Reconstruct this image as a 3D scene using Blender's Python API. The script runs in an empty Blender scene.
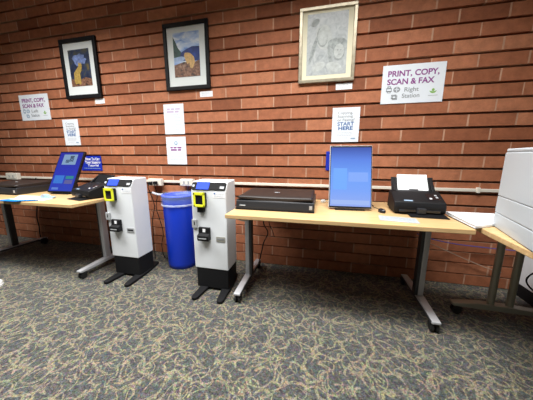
import bpy, bmesh, math, random
from mathutils import Vector, Matrix
random.seed(7)
C = bpy.context.scene.collection
PI = math.pi

# ------------------------------------------------------------------ materials
def new_mat(name):
    m = bpy.data.materials.new(name); m.use_nodes = True
    nt = m.node_tree
    return m, nt, nt.nodes['Principled BSDF']

def mat(name, col, rough=.5, metal=0., spec=.5, coat=0., bump=0., bscale=200., vary=0., vscale=8., alpha=1., emit=None, estr=0., trans=0.):
    m, nt, b = new_mat(name)
    N, L = nt.nodes, nt.links
    b.inputs['Base Color'].default_value = (*col, 1)
    b.inputs['Roughness'].default_value = rough
    b.inputs['Metallic'].default_value = metal
    b.inputs['Specular IOR Level'].default_value = spec
    b.inputs['Coat Weight'].default_value = coat
    b.inputs['Coat Roughness'].default_value = .05
    b.inputs['Alpha'].default_value = alpha
    b.inputs['Transmission Weight'].default_value = trans
    tc = N.new('ShaderNodeTexCoord')
    if vary:
        n = N.new('ShaderNodeTexNoise'); n.inputs['Scale'].default_value = vscale; n.inputs['Detail'].default_value = 5
        L.new(tc.outputs['Object'], n.inputs['Vector'])
        r = N.new('ShaderNodeValToRGB')
        r.color_ramp.elements[0].position = .3; r.color_ramp.elements[1].position = .7
        r.color_ramp.elements[0].color = (*[c*(1-vary) for c in col], 1)
        r.color_ramp.elements[1].color = (*[min(1, c*(1+vary)) for c in col], 1)
        L.new(n.outputs['Fac'], r.inputs['Fac']); L.new(r.outputs['Color'], b.inputs['Base Color'])
    if bump:
        n = N.new('ShaderNodeTexNoise'); n.inputs['Scale'].default_value = bscale; n.inputs['Detail'].default_value = 3
        L.new(tc.outputs['Object'], n.inputs['Vector'])
        bp = N.new('ShaderNodeBump'); bp.inputs['Strength'].default_value = bump; bp.inputs['Distance'].default_value = .002
        L.new(n.outputs['Fac'], bp.inputs['Height']); L.new(bp.outputs['Normal'], b.inputs['Normal'])
    if emit:
        b.inputs['Emission Color'].default_value = (*emit, 1); b.inputs['Emission Strength'].default_value = estr
    return m

def brick_mat():
    m, nt, b = new_mat('brick')
    N, L = nt.nodes, nt.links
    at = N.new('ShaderNodeAttribute'); at.attribute_name = 'tone'
    r = N.new('ShaderNodeValToRGB')
    e = r.color_ramp.elements
    e[0].position = 0; e[0].color = (.25, .082, .037, 1)
    e[1].position = 1; e[1].color = (.48, .192, .098, 1)
    x = e.new(.5); x.color = (.385, .138, .066, 1)
    L.new(at.outputs['Fac'], r.inputs['Fac'])
    tc = N.new('ShaderNodeTexCoord')
    n = N.new('ShaderNodeTexNoise'); n.inputs['Scale'].default_value = 14; n.inputs['Detail'].default_value = 8; n.inputs['Roughness'].default_value = .7
    L.new(tc.outputs['Object'], n.inputs['Vector'])
    mr = N.new('ShaderNodeMapRange'); mr.inputs['From Min'].default_value = .3; mr.inputs['From Max'].default_value = .7
    mr.inputs['To Min'].default_value = .74; mr.inputs['To Max'].default_value = 1.22
    L.new(n.outputs['Fac'], mr.inputs['Value'])
    mul = N.new('ShaderNodeMix'); mul.data_type = 'RGBA'; mul.blend_type = 'MULTIPLY'; mul.inputs['Factor'].default_value = 1
    L.new(r.outputs['Color'], mul.inputs['A']); L.new(mr.outputs['Result'], mul.inputs['B'])
    # pale efflorescence flecks
    n2 = N.new('ShaderNodeTexNoise'); n2.inputs['Scale'].default_value = 5.5; n2.inputs['Detail'].default_value = 9; n2.inputs['Roughness'].default_value = .75
    L.new(tc.outputs['Object'], n2.inputs['Vector'])
    m2 = N.new('ShaderNodeMapRange'); m2.inputs['From Min'].default_value = .66; m2.inputs['From Max'].default_value = .78
    m2.inputs['To Max'].default_value = .45; L.new(n2.outputs['Fac'], m2.inputs['Value'])
    mx = N.new('ShaderNodeMix'); mx.data_type = 'RGBA'; mx.inputs['B'].default_value = (.62, .38, .27, 1)
    L.new(m2.outputs['Result'], mx.inputs['Factor']); L.new(mul.outputs['Result'], mx.inputs['A'])
    L.new(mx.outputs['Result'], b.inputs['Base Color'])
    b.inputs['Roughness'].default_value = .75; b.inputs['Specular IOR Level'].default_value = .3
    bp = N.new('ShaderNodeBump'); bp.inputs['Strength'].default_value = .4; bp.inputs['Distance'].default_value = .004
    n3 = N.new('ShaderNodeTexNoise'); n3.inputs['Scale'].default_value = 60; n3.inputs['Detail'].default_value = 5
    L.new(tc.outputs['Object'], n3.inputs['Vector']); L.new(n3.outputs['Fac'], bp.inputs['Height']); L.new(bp.outputs['Normal'], b.inputs['Normal'])
    return m

def carpet_mat():
    m, nt, b = new_mat('carpet')
    N, L = nt.nodes, nt.links
    tc = N.new('ShaderNodeTexCoord')
    def math_(op, a, bb=None, c=None):
        n = N.new('ShaderNodeMath'); n.operation = op
        for i, v in enumerate((a, bb, c)):
            if v is None: continue
            if isinstance(v, (int, float)): n.inputs[i].default_value = v
            else: L.new(v, n.inputs[i])
        return n.outputs[0]
    # warped coordinates
    wn = N.new('ShaderNodeTexNoise'); wn.inputs['Scale'].default_value = 5; wn.inputs['Detail'].default_value = 2
    L.new(tc.outputs['Object'], wn.inputs['Vector'])
    sub = N.new('ShaderNodeVectorMath'); sub.operation = 'SUBTRACT'; sub.inputs[1].default_value = (.5, .5, .5)
    L.new(wn.outputs['Color'], sub.inputs[0])
    sc = N.new('ShaderNodeVectorMath'); sc.operation = 'SCALE'; sc.inputs['Scale'].default_value = .09
    L.new(sub.outputs[0], sc.inputs[0])
    ad = N.new('ShaderNodeVectorMath'); ad.operation = 'ADD'
    L.new(tc.outputs['Object'], ad.inputs[0]); L.new(sc.outputs[0], ad.inputs[1])
    def ring(scale, r, w, off):
        mp = N.new('ShaderNodeMapping'); mp.inputs['Location'].default_value = off
        L.new(ad.outputs[0], mp.inputs['Vector'])
        v = N.new('ShaderNodeTexVoronoi'); v.voronoi_dimensions = '2D'; v.inputs['Scale'].default_value = scale
        v.inputs['Randomness'].default_value = .9
        L.new(mp.outputs[0], v.inputs['Vector'])
        d = math_('ABSOLUTE', math_('SUBTRACT', v.outputs['Distance'], r))
        s = N.new('ShaderNodeMapRange'); s.interpolation_type = 'SMOOTHSTEP'
        s.inputs['From Min'].default_value = w; s.inputs['From Max'].default_value = w*.35
        L.new(d, s.inputs['Value'])
        return s.outputs['Result']
    def contour(scale, lev, w, off):
        mp = N.new('ShaderNodeMapping'); mp.inputs['Location'].default_value = off
        L.new(tc.outputs['Object'], mp.inputs['Vector'])
        v = N.new('ShaderNodeTexNoise'); v.noise_dimensions = '2D'; v.inputs['Scale'].default_value = scale; v.inputs['Detail'].default_value = 0
        L.new(mp.outputs[0], v.inputs['Vector'])
        d = math_('ABSOLUTE', math_('SUBTRACT', v.outputs['Fac'], lev))
        s = N.new('ShaderNodeMapRange'); s.interpolation_type = 'SMOOTHSTEP'
        s.inputs['From Min'].default_value = w; s.inputs['From Max'].default_value = w*.3
        L.new(d, s.inputs['Value'])
        return s.outputs['Result']
    def mask(scale, lo, hi, off):
        mp = N.new('ShaderNodeMapping'); mp.inputs['Location'].default_value = off
        L.new(tc.outputs['Object'], mp.inputs['Vector'])
        v = N.new('ShaderNodeTexNoise'); v.noise_dimensions = '2D'; v.inputs['Scale'].default_value = scale; v.inputs['Detail'].default_value = 1
        L.new(mp.outputs[0], v.inputs['Vector'])
        s = N.new('ShaderNodeMapRange'); s.inputs['From Min'].default_value = lo; s.inputs['From Max'].default_value = hi
        L.new(v.outputs['Fac'], s.inputs['Value']); return s.outputs['Result']
    a = math_('MULTIPLY', ring(7.0, .46, .058, (0, 0, 0)), mask(12, .44, .50, (1, 1, 0)))
    c = math_('MULTIPLY', ring(5.8, .52, .047, (3.3, 1.7, 0)), mask(11, .44, .50, (4, 2, 0)))
    e = math_('MULTIPLY', ring(8.0, .45, .063, (7.1, 5.2, 0)), mask(12, .46, .52, (8, 3, 0)))
    d2 = math_('MULTIPLY', ring(6.4, .50, .053, (11.3, 8.7, 0)), mask(11, .45, .51, (2, 9, 0)))
    e = math_('MAXIMUM', e, d2)
    f = math_('MULTIPLY', contour(7.5, .5, .022, (2.2, .4, 0)), mask(9, .42, .50, (6, 6, 0))); g = math_('MULTIPLY', contour(9.0, .47, .024, (5.2, 9.4, 0)), mask(9, .44, .5, (3, 7, 0))); h = math_('MULTIPLY', contour(8.2, .55, .022, (9.7, 3.1, 0)), mask(9, .44, .5, (7, 1, 0)))
    line = math_('MAXIMUM', math_('MAXIMUM', a, c), math_('MAXIMUM', math_('MAXIMUM', e, h), math_('MAXIMUM', f, g)))
    bn = N.new('ShaderNodeTexNoise'); bn.inputs['Scale'].default_value = 30; bn.inputs['Detail'].default_value = 2
    L.new(tc.outputs['Object'], bn.inputs['Vector'])
    bm_ = N.new('ShaderNodeMapRange'); bm_.inputs['From Min'].default_value = .3; bm_.inputs['From Max'].default_value = .6; bm_.inputs['To Min'].default_value = .5
    L.new(bn.outputs['Fac'], bm_.inputs['Value'])
    line = math_('MULTIPLY', line, bm_.outputs['Result'])
    # ground colours
    gn = N.new('ShaderNodeTexNoise'); gn.inputs['Scale'].default_value = 45; gn.inputs['Detail'].default_value = 3
    L.new(tc.outputs['Object'], gn.inputs['Vector'])
    r = N.new('ShaderNodeValToRGB'); els = r.color_ramp.elements
    els[0].position = .3; els[0].color = (.030, .036, .052, 1)
    els[1].position = .72; els[1].color = (.100, .084, .050, 1)
    q = els.new(.45); q.color = (.060, .058, .048, 1)
    q = els.new(.56); q.color = (.066, .072, .076, 1)
    L.new(gn.outputs['Fac'], r.inputs['Fac'])
    mx = N.new('ShaderNodeMix'); mx.data_type = 'RGBA'; mx.inputs['B'].default_value = (.235, .205, .132, 1)
    L.new(math_('MULTIPLY', line, .80), mx.inputs['Factor']); L.new(r.outputs['Color'], mx.inputs['A'])
    # tuft speckle
    tn = N.new('ShaderNodeTexVoronoi'); tn.inputs['Scale'].default_value = 230; L.new(tc.outputs['Object'], tn.inputs['Vector'])
    sepc = N.new('ShaderNodeSeparateColor'); L.new(tn.outputs['Color'], sepc.inputs[0])
    tm = N.new('ShaderNodeMapRange'); tm.inputs['To Min'].default_value = .45; tm.inputs['To Max'].default_value = 1.5
    L.new(sepc.outputs[0], tm.inputs['Value'])
    hv = N.new('ShaderNodeMix'); hv.data_type = 'RGBA'; hv.blend_type = 'OVERLAY'; hv.inputs['Factor'].default_value = .2
    yn = N.new('ShaderNodeTexVoronoi'); yn.inputs['Scale'].default_value = 95; L.new(tc.outputs['Object'], yn.inputs['Vector'])
    L.new(mx.outputs['Result'], hv.inputs['A']); L.new(yn.outputs['Color'], hv.inputs['B'])
    mx = hv
    mu = N.new('ShaderNodeMix'); mu.data_type = 'RGBA'; mu.blend_type = 'MULTIPLY'; mu.inputs['Factor'].default_value = 1
    L.new(mx.outputs['Result'], mu.inputs['A']); L.new(tm.outputs['Result'], mu.inputs['B'])
    L.new(mu.outputs['Result'], b.inputs['Base Color'])
    b.inputs['Roughness'].default_value = .95; b.inputs['Specular IOR Level'].default_value = .15
    b.inputs['Sheen Weight'].default_value = .15
    bp = N.new('ShaderNodeBump'); bp.inputs['Strength'].default_value = .35; bp.inputs['Distance'].default_value = .004
    L.new(tn.outputs['Distance'], bp.inputs['Height']); L.new(bp.outputs['Normal'], b.inputs['Normal'])
    return m

def wood_mat():
    m, nt, b = new_mat('maple_laminate')
    N, L = nt.nodes, nt.links
    tc = N.new('ShaderNodeTexCoord'); mp = N.new('ShaderNodeMapping'); mp.inputs['Scale'].default_value = (1.2, 22, 22)
    L.new(tc.outputs['Object'], mp.inputs['Vector'])
    n = N.new('ShaderNodeTexNoise'); n.inputs['Scale'].default_value = 3; n.inputs['Detail'].default_value = 6; n.inputs['Distortion'].default_value = .6
    L.new(mp.outputs[0], n.inputs['Vector'])
    r = N.new('ShaderNodeValToRGB'); e = r.color_ramp.elements
    e[0].position = .3; e[0].color = (.53, .34, .15, 1); e[1].position = .7; e[1].color = (.68, .465, .23, 1)
    L.new(n.outputs['Fac'], r.inputs['Fac']); L.new(r.outputs['Color'], b.inputs['Base Color'])
    b.inputs['Roughness'].default_value = .38
    return m

def art_mat(name, stops, scale, stretch=(1, 1, 1), detail=6, dist=.5):
    m, nt, b = new_mat(name)
    N, L = nt.nodes, nt.links
    tc = N.new('ShaderNodeTexCoord'); mp = N.new('ShaderNodeMapping'); mp.inputs['Scale'].default_value = stretch
    L.new(tc.outputs['Object'], mp.inputs['Vector'])
    n = N.new('ShaderNodeTexNoise'); n.inputs['Scale'].default_value = scale; n.inputs['Detail'].default_value = detail; n.inputs['Distortion'].default_value = dist
    L.new(mp.outputs[0], n.inputs['Vector'])
    r = N.new('ShaderNodeValToRGB'); e = r.color_ramp.elements
    e[0].position = stops[0][0]; e[0].color = (*stops[0][1], 1)
    e[1].position = stops[-1][0]; e[1].color = (*stops[-1][1], 1)
    for p, c in stops[1:-1]:
        x = e.new(p); x.color = (*c, 1)
    L.new(n.outputs['Fac'], r.inputs['Fac']); L.new(r.outputs['Color'], b.inputs['Base Color'])
    b.inputs['Roughness'].default_value = .45; b.inputs['Coat Weight'].default_value = .25; b.inputs['Coat Roughness'].default_value = .1
    return m

def screen_mat(name, cols, estr, vec=(0, 0, 1), off=0., size=1.):
    """a lit display: its own glow runs through the given colours from one side to the other"""
    m, nt, b = new_mat(name)
    N, L = nt.nodes, nt.links
    tc = N.new('ShaderNodeTexCoord')
    d = N.new('ShaderNodeVectorMath'); d.operation = 'DOT_PRODUCT'; d.inputs[1].default_value = vec
    L.new(tc.outputs['Object'], d.inputs[0])
    mr = N.new('ShaderNodeMapRange'); mr.inputs['From Min'].default_value = off; mr.inputs['From Max'].default_value = off+size
    L.new(d.outputs['Value'], mr.inputs['Value'])
    r = N.new('ShaderNodeValToRGB'); e = r.color_ramp.elements
    e[0].color = (*cols[0], 1); e[1].color = (*cols[-1], 1)
    for i, c in enumerate(cols[1:-1]):
        x = e.new((i+1)/(len(cols)-1)); x.color = (*c, 1)
    L.new(mr.outputs['Result'], r.inputs['Fac'])
    b.inputs['Base Color'].default_value = (.01, .01, .012, 1)
    L.new(r.outputs['Color'], b.inputs['Emission Color']); b.inputs['Emission Strength'].default_value = estr
    b.inputs['Roughness'].default_value = .12
    return m

M = dict(
    brick=brick_mat(), carpet=carpet_mat(), wood=wood_mat(),
    mortar=mat('mortar', (.50, .29, .19), .9, bump=.3, bscale=80, vary=.18, vscale=10),
    joint=mat('shaded_bed_joint_mortar', (.26, .15, .10), .9, vary=.15, vscale=10),  # head joint mortar darkened: shadow of the raked bed joints put into the colour
    ceiling=mat('ceiling_tile', (.72, .71, .68), .9, bump=.3, bscale=120),
    white=mat('white_powder_coat', (.74, .77, .79), .42, vary=.02),
    printer=mat('printer_white', (.50, .55, .58), .45),
    seam=mat('seam_grey', (.22, .23, .24), .6),
    paper=mat('paper', (.86, .87, .88), .7, vary=.015, vscale=20),
    board=mat('sign_board', (.80, .85, .90), .35, vary=.01),
    purple=mat('purple_ink', (.26, .055, .25), .5),
    navy=mat('navy_ink', (.06, .16, .38), .5),
    steelblue=mat('pale_blue_ink', (.30, .42, .55), .5),
    grey_ink=mat('grey_ink', (.30, .32, .34), .5),
    light_ink=mat('light_grey_ink', (.52, .56, .60), .6),
    pinkish=mat('pale_purple_ink', (.58, .48, .64), .6),
    green=mat('green_ink', (.25, .48, .12), .5),
    black=mat('black_plastic', (.008, .008, .009), .5, spec=.2, bump=.1, bscale=400),
    blackm=mat('black_matte', (.006, .006, .007), .75, spec=.25, vary=.1),
    charcoal=mat('charcoal_plastic', (.022, .023, .026), .33),
    gloss=mat('gloss_black', (.010, .010, .012), .15),
    brown_black=mat('brown_black_lid', (.020, .014, .012), .5),
    blue=mat('blue_plastic', (.004, .040, .56), .42),
    bluesign=mat('blue_sign', (.010, .030, .42), .4),
    kblue=mat('kiosk_blue', (.020, .06, .55), .6, spec=.2),
    liner=mat('clear_liner', (.55, .70, .98), .2, alpha=.15, bump=.8, bscale=30),
    linerfold=mat('clear_liner_fold', (.80, .87, .97), .25, alpha=.45, bump=.8, bscale=30),
    yellow=mat('yellow_plastic', (.78, .80, .03), .4),
    grey=mat('grey_plastic', (.36, .37, .38), .45),
    silver=mat('silver_paint', (.50, .51, .53), .36, metal=.15, vary=.03),
    pewter=mat('olive_grey_metal', (.33, .32, .25), .38, metal=.15, vary=.04),
    channel=mat('dark_channel', (.035, .036, .038), .5),
    plate=mat('steel_plate', (.42, .41, .36), .35, metal=.5),
    rail=mat('ivory_raceway', (.78, .74, .64), .5, vary=.03),
    frameblack=mat('black_frame', (.008, .008, .009), .5, spec=.2),
    framesilver=mat('champagne_frame', (.42, .37, .27), .32, metal=.5, vary=.15, vscale=30),
    matboard=mat('mat_board', (.74, .78, .76), .7),
    cream=mat('cream_mat_board', (.80, .75, .55), .7),
    skyblue=mat('sky_blue_film', (.01, .22, .72), .35),
    paleblue=mat('pale_blue_plastic', (.30, .46, .58), .35),
    whitecable=mat('white_cable', (.75, .74, .70), .5),
    tan=mat('tan_cable', (.42, .30, .22), .5),
    bluecable=mat('violet_blue_cable', (.07, .07, .32), .5),
    tyre=mat('caster_rubber', (.012, .012, .012), .55),
    rubber_white=mat('white_leather', (.80, .80, .78), .5),
    animal_tan=mat('tan_paint', (.62, .40, .16), .6, vary=.25, vscale=60),
    animal_gold=mat('gold_paint', (.42, .28, .06), .6, vary=.35, vscale=60),
    hill=mat('deep_blue_paint', (.012, .035, .20), .5, vary=.5, vscale=18),
    hillgreen=mat('dark_green_paint', (.02, .06, .05), .5, vary=.5, vscale=30),
    mist=mat('pale_blue_paint', (.34, .46, .68), .5, vary=.3, vscale=25),
    dusk=mat('dusk_blue_paint', (.15, .21, .42), .5, vary=.6, vscale=30),
    card=mat('pale_grey_card', (.40, .45, .47), .5, vary=.05),
    pencil=mat('pencil_grey', (.34, .37, .36), .7, vary=.3, vscale=40),
    pencil_light=mat('pencil_light', (.50, .53, .51), .7, vary=.15, vscale=40),
)
M['art_forest'] = art_mat('night_forest_painting', [(.3, (.006, .008, .02)), (.5, (.02, .035, .09)), (.62, (.07, .07, .04)), (.75, (.20, .13, .04))], 14)
M['art_ground'] = art_mat('rocky_ground_painting', [(.3, (.03, .02, .015)), (.5, (.20, .09, .05)), (.7, (.36, .22, .14))], 40)
M['art_sky'] = art_mat('cloudy_sky_painting', [(.3, (.10, .24, .62)), (.5, (.42, .56, .80)), (.7, (.86, .88, .90))], 9, (1, 1, 2.2))
M['art_drawing'] = art_mat('pencil_drawing', [(.25, (.30, .33, .33)), (.5, (.43, .46, .46)), (.75, (.53, .56, .54))], 22, (1, 1, 1), 8, 1.2)

# ------------------------------------------------------------------ mesh helpers
class MB:
    def __init__(s): s.bm = bmesh.new()
    def _merge(s, b, mtx=None):
        if mtx is not None: b.transform(mtx)
        me = bpy.data.meshes.new('t'); b.to_mesh(me); b.free(); s.bm.from_mesh(me); bpy.data.meshes.remove(me)
        return s
    def box(s, x0, x1, y0, y1, z0, z1, bev=0., seg=2, mtx=None):
        b = bmesh.new(); bmesh.ops.create_cube(b, size=1)
        for v in b.verts:
            v.co = Vector(((x0+x1)/2+v.co.x*(x1-x0), (y0+y1)/2+v.co.y*(y1-y0), (z0+z1)/2+v.co.z*(z1-z0)))
        if bev: bmesh.ops.bevel(b, geom=b.edges[:], offset=bev, segments=seg, affect='EDGES', profile=.5)
        return s._merge(b, mtx)
    def prism(s, pts, axis, a, c, bev=0., seg=2, mtx=None):
        """polygon pts in the other two axes, extruded from a to c along axis (0,1,2)"""
        b = bmesh.new()
        def P(u, v, w):
            q = [0, 0, 0]; o = [i for i in range(3) if i != axis]
            q[o[0]] = u; q[o[1]] = v; q[axis] = w; return q
        A = [b.verts.new(P(u, v, a)) for u, v in pts]; B = [b.verts.new(P(u, v, c)) for u, v in pts]
        n = len(pts)
        b.faces.new(A); b.faces.new(B[::-1])
        for i in range(n): b.faces.new((A[i], B[i], B[(i+1) % n], A[(i+1) % n]))
        bmesh.ops.recalc_face_normals(b, faces=b.faces[:])
        if bev: bmesh.ops.bevel(b, geom=b.edges[:], offset=bev, segments=seg, affect='EDGES', profile=.5)
        return s._merge(b, mtx)
    def cyl(s, p0, p1, r, r2=None, n=20, bev=0.):
        p0, p1 = Vector(p0), Vector(p1); d = p1-p0
        b = bmesh.new(); bmesh.ops.create_cone(b, cap_ends=True, segments=n, radius1=r, radius2=r if r2 is None else r2, depth=d.length)
        if bev:
            ed = [e for e in b.edges if len(e.link_faces) == 2 and any(len(f.verts) > 4 for f in e.link_faces)]
            bmesh.ops.bevel(b, geom=ed, offset=bev, segments=2, affect='EDGES')
        q = d.to_track_quat('Z', 'Y').to_matrix().to_4x4()
        return s._merge(b, Matrix.Translation((p0+p1)/2) @ q)
    def tube(s, pts, r, n=8, sub=6):
        P = [Vector(p) for p in pts]
        if sub and len(P) > 2:                                   # Catmull-Rom
            Q = [P[0]*2-P[1]]+P+[P[-1]*2-P[-2]]; out = []
            for i in range(1, len(Q)-2):
                for k in range(sub):
                    t = k/sub; a, b_, c, d = Q[i-1:i+3]
                    out.append(.5*((2*b_)+(c-a)*t+(2*a-5*b_+4*c-d)*t*t+(3*b_-a-3*c+d)*t**3))
            P = out+[P[-1]]
        b = bmesh.new(); rings = []
        up = Vector((0, 0, 1))
        for i, p in enumerate(P):
            d = (P[min(i+1, len(P)-1)]-P[max(i-1, 0)]).normalized()
            u = d.cross(up)
            if u.length < 1e-3: u = d.cross(Vector((0, 1, 0)))
            u.normalize(); v = d.cross(u); up = -v if abs(v.z) > .01 else up
            up = Vector((0, 0, 1)) if abs(d.z) < .9 else Vector((0, 1, 0))
            u = d.cross(up).normalized(); v = d.cross(u)
            rings.append([b.verts.new(p+r*(math.cos(k*2*PI/n)*u+math.sin(k*2*PI/n)*v)) for k in range(n)])
        for i in range(len(rings)-1):
            A, B = rings[i], rings[i+1]
            sh = min(range(n), key=lambda q: (A[0].co-B[q].co).length)
            for k in range(n): b.faces.new((A[k], A[(k+1) % n], B[(k+1+sh) % n], B[(k+sh) % n]))
        b.faces.new(rings[0][::-1]); b.faces.new(rings[-1])
        bmesh.ops.recalc_face_normals(b, faces=b.faces[:])
        for f in b.faces: f.smooth = True
        return s._merge(b)
    def lathe(s, prof, n=40, c=(0, 0), wob=0., capb=True):
        b = bmesh.new(); R = []
        for j, (r, z) in enumerate(prof):
            R.append([b.verts.new((c[0]+(r+wob*math.sin(k*7.3+j*2.1))*math.cos(k*2*PI/n), c[1]+(r+wob*math.sin(k*5.1+j))*math.sin(k*2*PI/n), z+wob*math.sin(k*3.7+j))) for k in range(n)])
        for i in range(len(R)-1):
            for k in range(n):
                f = b.faces.new((R[i][k], R[i][(k+1) % n], R[i+1][(k+1) % n], R[i+1][k])); f.smooth = True
        if capb: b.faces.new(R[0][::-1])
        bmesh.ops.recalc_face_normals(b, faces=b.faces[:])
        return s._merge(b)
    def ellipse(s, cx, cz, rx, rz, y0, y1, rot=0., n=20):
        pts = []
        for k in range(n):
            a = k*2*PI/n; u, v = rx*math.cos(a), rz*math.sin(a)
            pts.append((cx+u*math.cos(rot)-v*math.sin(rot), cz+u*math.sin(rot)+v*math.cos(rot)))
        return s.prism(pts, 1, y0, y1)
    def build(s, name, m, parent=None, smooth=False, loc=None, rot=None):
        me = bpy.data.meshes.new(name); s.bm.to_mesh(me); s.bm.free()
        o = bpy.data.objects.new(name, me); C.objects.link(o); me.materials.append(m)
        if smooth:
            for f in me.polygons: f.use_smooth = True
        if parent: o.parent = parent
        if loc: o.location = loc
        if rot: o.rotation_euler = rot
        return o

def tag(o, label=None, cat=None, group=None, kind=None):
    if label: o['label'] = label
    if cat: o['category'] = cat
    if group: o['group'] = group
    if kind: o['kind'] = kind
    return o
def thing(name, label, cat, loc=(0, 0, 0), rz=0., group=None):
    o = bpy.data.objects.new(name, None); C.objects.link(o)
    o.empty_display_size = .1; o.location = loc; o.rotation_euler = (0, 0, rz)
    return tag(o, label, cat, group)
def copy_tree(o, parent=None):
    c = o.copy(); C.objects.link(c)
    if parent: c.parent = parent
    for ch in list(o.children): copy_tree(ch, c)
    return c

def lettering(text, size, m, parent, x, z, y=-.0015, name='lettering', bold=0., align='LEFT', shear=0., rot=(PI/2, 0, 0), space=1., width=None):
    cu = bpy.data.curves.new('txt', 'FONT'); cu.body = text; cu.size = size; cu.align_x = align
    cu.extrude = .0003; cu.offset = bold; cu.shear = shear; cu.space_character = space
    t = bpy.data.objects.new('txt', cu); C.objects.link(t)
    dg = bpy.context.evaluated_depsgraph_get()
    me = bpy.data.meshes.new_from_object(t.evaluated_get(dg))
    bpy.data.objects.remove(t); bpy.data.curves.remove(cu)
    if width:
        xs = [v.co.x for v in me.vertices]; k = width/(max(xs)-min(xs))
        for v in me.vertices: v.co.x *= k
    me.materials.clear(); me.materials.append(m); me.name = name
    o = bpy.data.objects.new(name, me); C.objects.link(o); o.parent = parent
    o.location = (x, y, z); o.rotation_euler = rot
    return o

def bars(rows, m, parent, y=-.001, name='printed_lines'):
    """blurred lines of print: rows of (x0, x1, z, height), broken into word-long strokes"""
    b = MB(); rnd = random.Random(len(rows)*13+5)
    for x0, x1, z, h in rows:
        x = x0
        while x < x1-h:
            w = min(x1-x, h*rnd.uniform(2.0, 5.5)); b.box(x, x+w, y-.0003, y+.0006, z-h/2, z+h/2); x += w+h*.8
    return b.build(name, m, parent)

# ------------------------------------------------------------------ the setting
X0, X1, ZT = -6.4, 3.4, 3.0
tag(MB().box(X0, X1, -5.2, .12, -.06, 0).build('floor', M['carpet']), kind='structure')
tag(MB().box(X0, X1, -5.2, .12, ZT, ZT+.08).build('ceiling', M['ceiling']), kind='structure')
def brick_wall():
    rows = [(i*.1023, (i+1)*.1023) for i in range(9)]
    z = rows[-1][1]
    while z < ZT: rows.append((z, min(z+.1085, ZT))); z += .1085
    b = bmesh.new(); tone = []
    def addbox(x0, x1, y0, y1, z0, z1, t):
        vs = [b.verts.new((x, y, z)) for x in (x0, x1) for y in (y0, y1) for z in (z0, z1)]
        for q in ((0, 1, 5, 4), (0, 2, 3, 1), (4, 5, 7, 6), (1, 3, 7, 5), (0, 4, 6, 2)):
            f = b.faces.new([vs[i] for i in q]); f.material_index = 0 if t >= 0 else 1; tone.append(max(t, 0))
    P = .3175; HJ = .012
    rnd = random.Random(3)
    for i, (z0, z1) in enumerate(rows):
        BJ = .011 if i < 6 else .019
        off = (0 if i % 2 == 0 else P/2)+rnd.uniform(-.012, .012)
        addbox(X0, X1, .0025, .05, z0+BJ/2, z1-BJ/2, -1)                 # flush head joints of the course
        k = math.floor((X0-off)/P)
        while off+k*P < X1:
            x = max(X0, off+k*P+HJ/2); xe = min(X1, off+(k+1)*P-HJ/2+rnd.uniform(-.003, .003))
            j = rnd.uniform(0, .002)
            if xe > x+.01: addbox(x, xe, j, .05, z0+BJ/2+rnd.uniform(-.001, .001), z1-BJ/2+rnd.uniform(-.001, .001), min(1, max(.01, rnd.gauss(.5, .24))))
            k += 1
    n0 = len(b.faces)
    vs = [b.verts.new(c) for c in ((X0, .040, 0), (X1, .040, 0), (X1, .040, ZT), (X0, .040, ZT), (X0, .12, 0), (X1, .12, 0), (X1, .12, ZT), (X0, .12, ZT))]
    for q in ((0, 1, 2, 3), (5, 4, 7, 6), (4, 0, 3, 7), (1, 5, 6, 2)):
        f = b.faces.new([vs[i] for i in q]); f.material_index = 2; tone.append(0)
    bmesh.ops.recalc_face_normals(b, faces=b.faces[:])
    me = bpy.data.meshes.new('wall_back'); b.to_mesh(me); b.free()
    a = me.attributes.new('tone', 'FLOAT', 'FACE'); a.data.foreach_set('value', tone)
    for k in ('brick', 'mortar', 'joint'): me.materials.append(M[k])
    o = bpy.data.objects.new('wall_back', me); C.objects.link(o)
    tag(o, kind='structure')
brick_wall()

# ------------------------------------------------------------------ surface raceway and its boxes
MB().box(-6.3, 3.3, -.018, 0, .840, .866, .003).build('cable_raceway', M['rail'])
tag(bpy.data.objects['cable_raceway'], 'long ivory cable raceway running along the brick wall behind the tables', 'raceway')
def outlet(x, w, z0, z1, label, cat='outlet'):
    t = thing('outlet_box', label, cat, (x, -.019, (z0+z1)/2), group='ivory boxes on the raceway')
    h = (z1-z0)/2
    MB().box(-w/2, w/2, -.045, 0, -h, h, .005).build('housing', M['rail'], t)
    MB().box(-w*.34, w*.34, -.048, -.0445, -h*.62, h*.62, .001).build('cover_plate', M['rail'], t)
    for k in (-1, 1):
        cx = k*w*.17; s = MB()
        for dx in (-.006, .006): s.box(cx+dx-.0015, cx+dx+.0015, -.0490, -.0475, -.004, .010)
        s.cyl((cx, -.0490, -.012), (cx, -.0475, -.012), .003, n=10)
        s.box(cx-.0085, cx+.0085, -.0483, -.0475, -.016, .013); s.build('socket', M['rail'] if 0 else M['grey'], t)
    return t
outlet(-1.79, .165, .808, .884, 'ivory outlet box on the raceway between the left pay kiosk and the blue bin')
outlet(-1.40, .155, .816, .890, 'ivory outlet box on the raceway above the blue bin')
outlet(-3.96, .20, .825, .910, 'ivory outlet box on the raceway behind the left flatbed scanner')
tag(MB().box(1.235, 1.26, -.024, .002, .832, .876, .003).build('raceway_clip', M['rail']), 'small ivory joint clip on the raceway right of the document scanner', 'clip')

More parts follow.
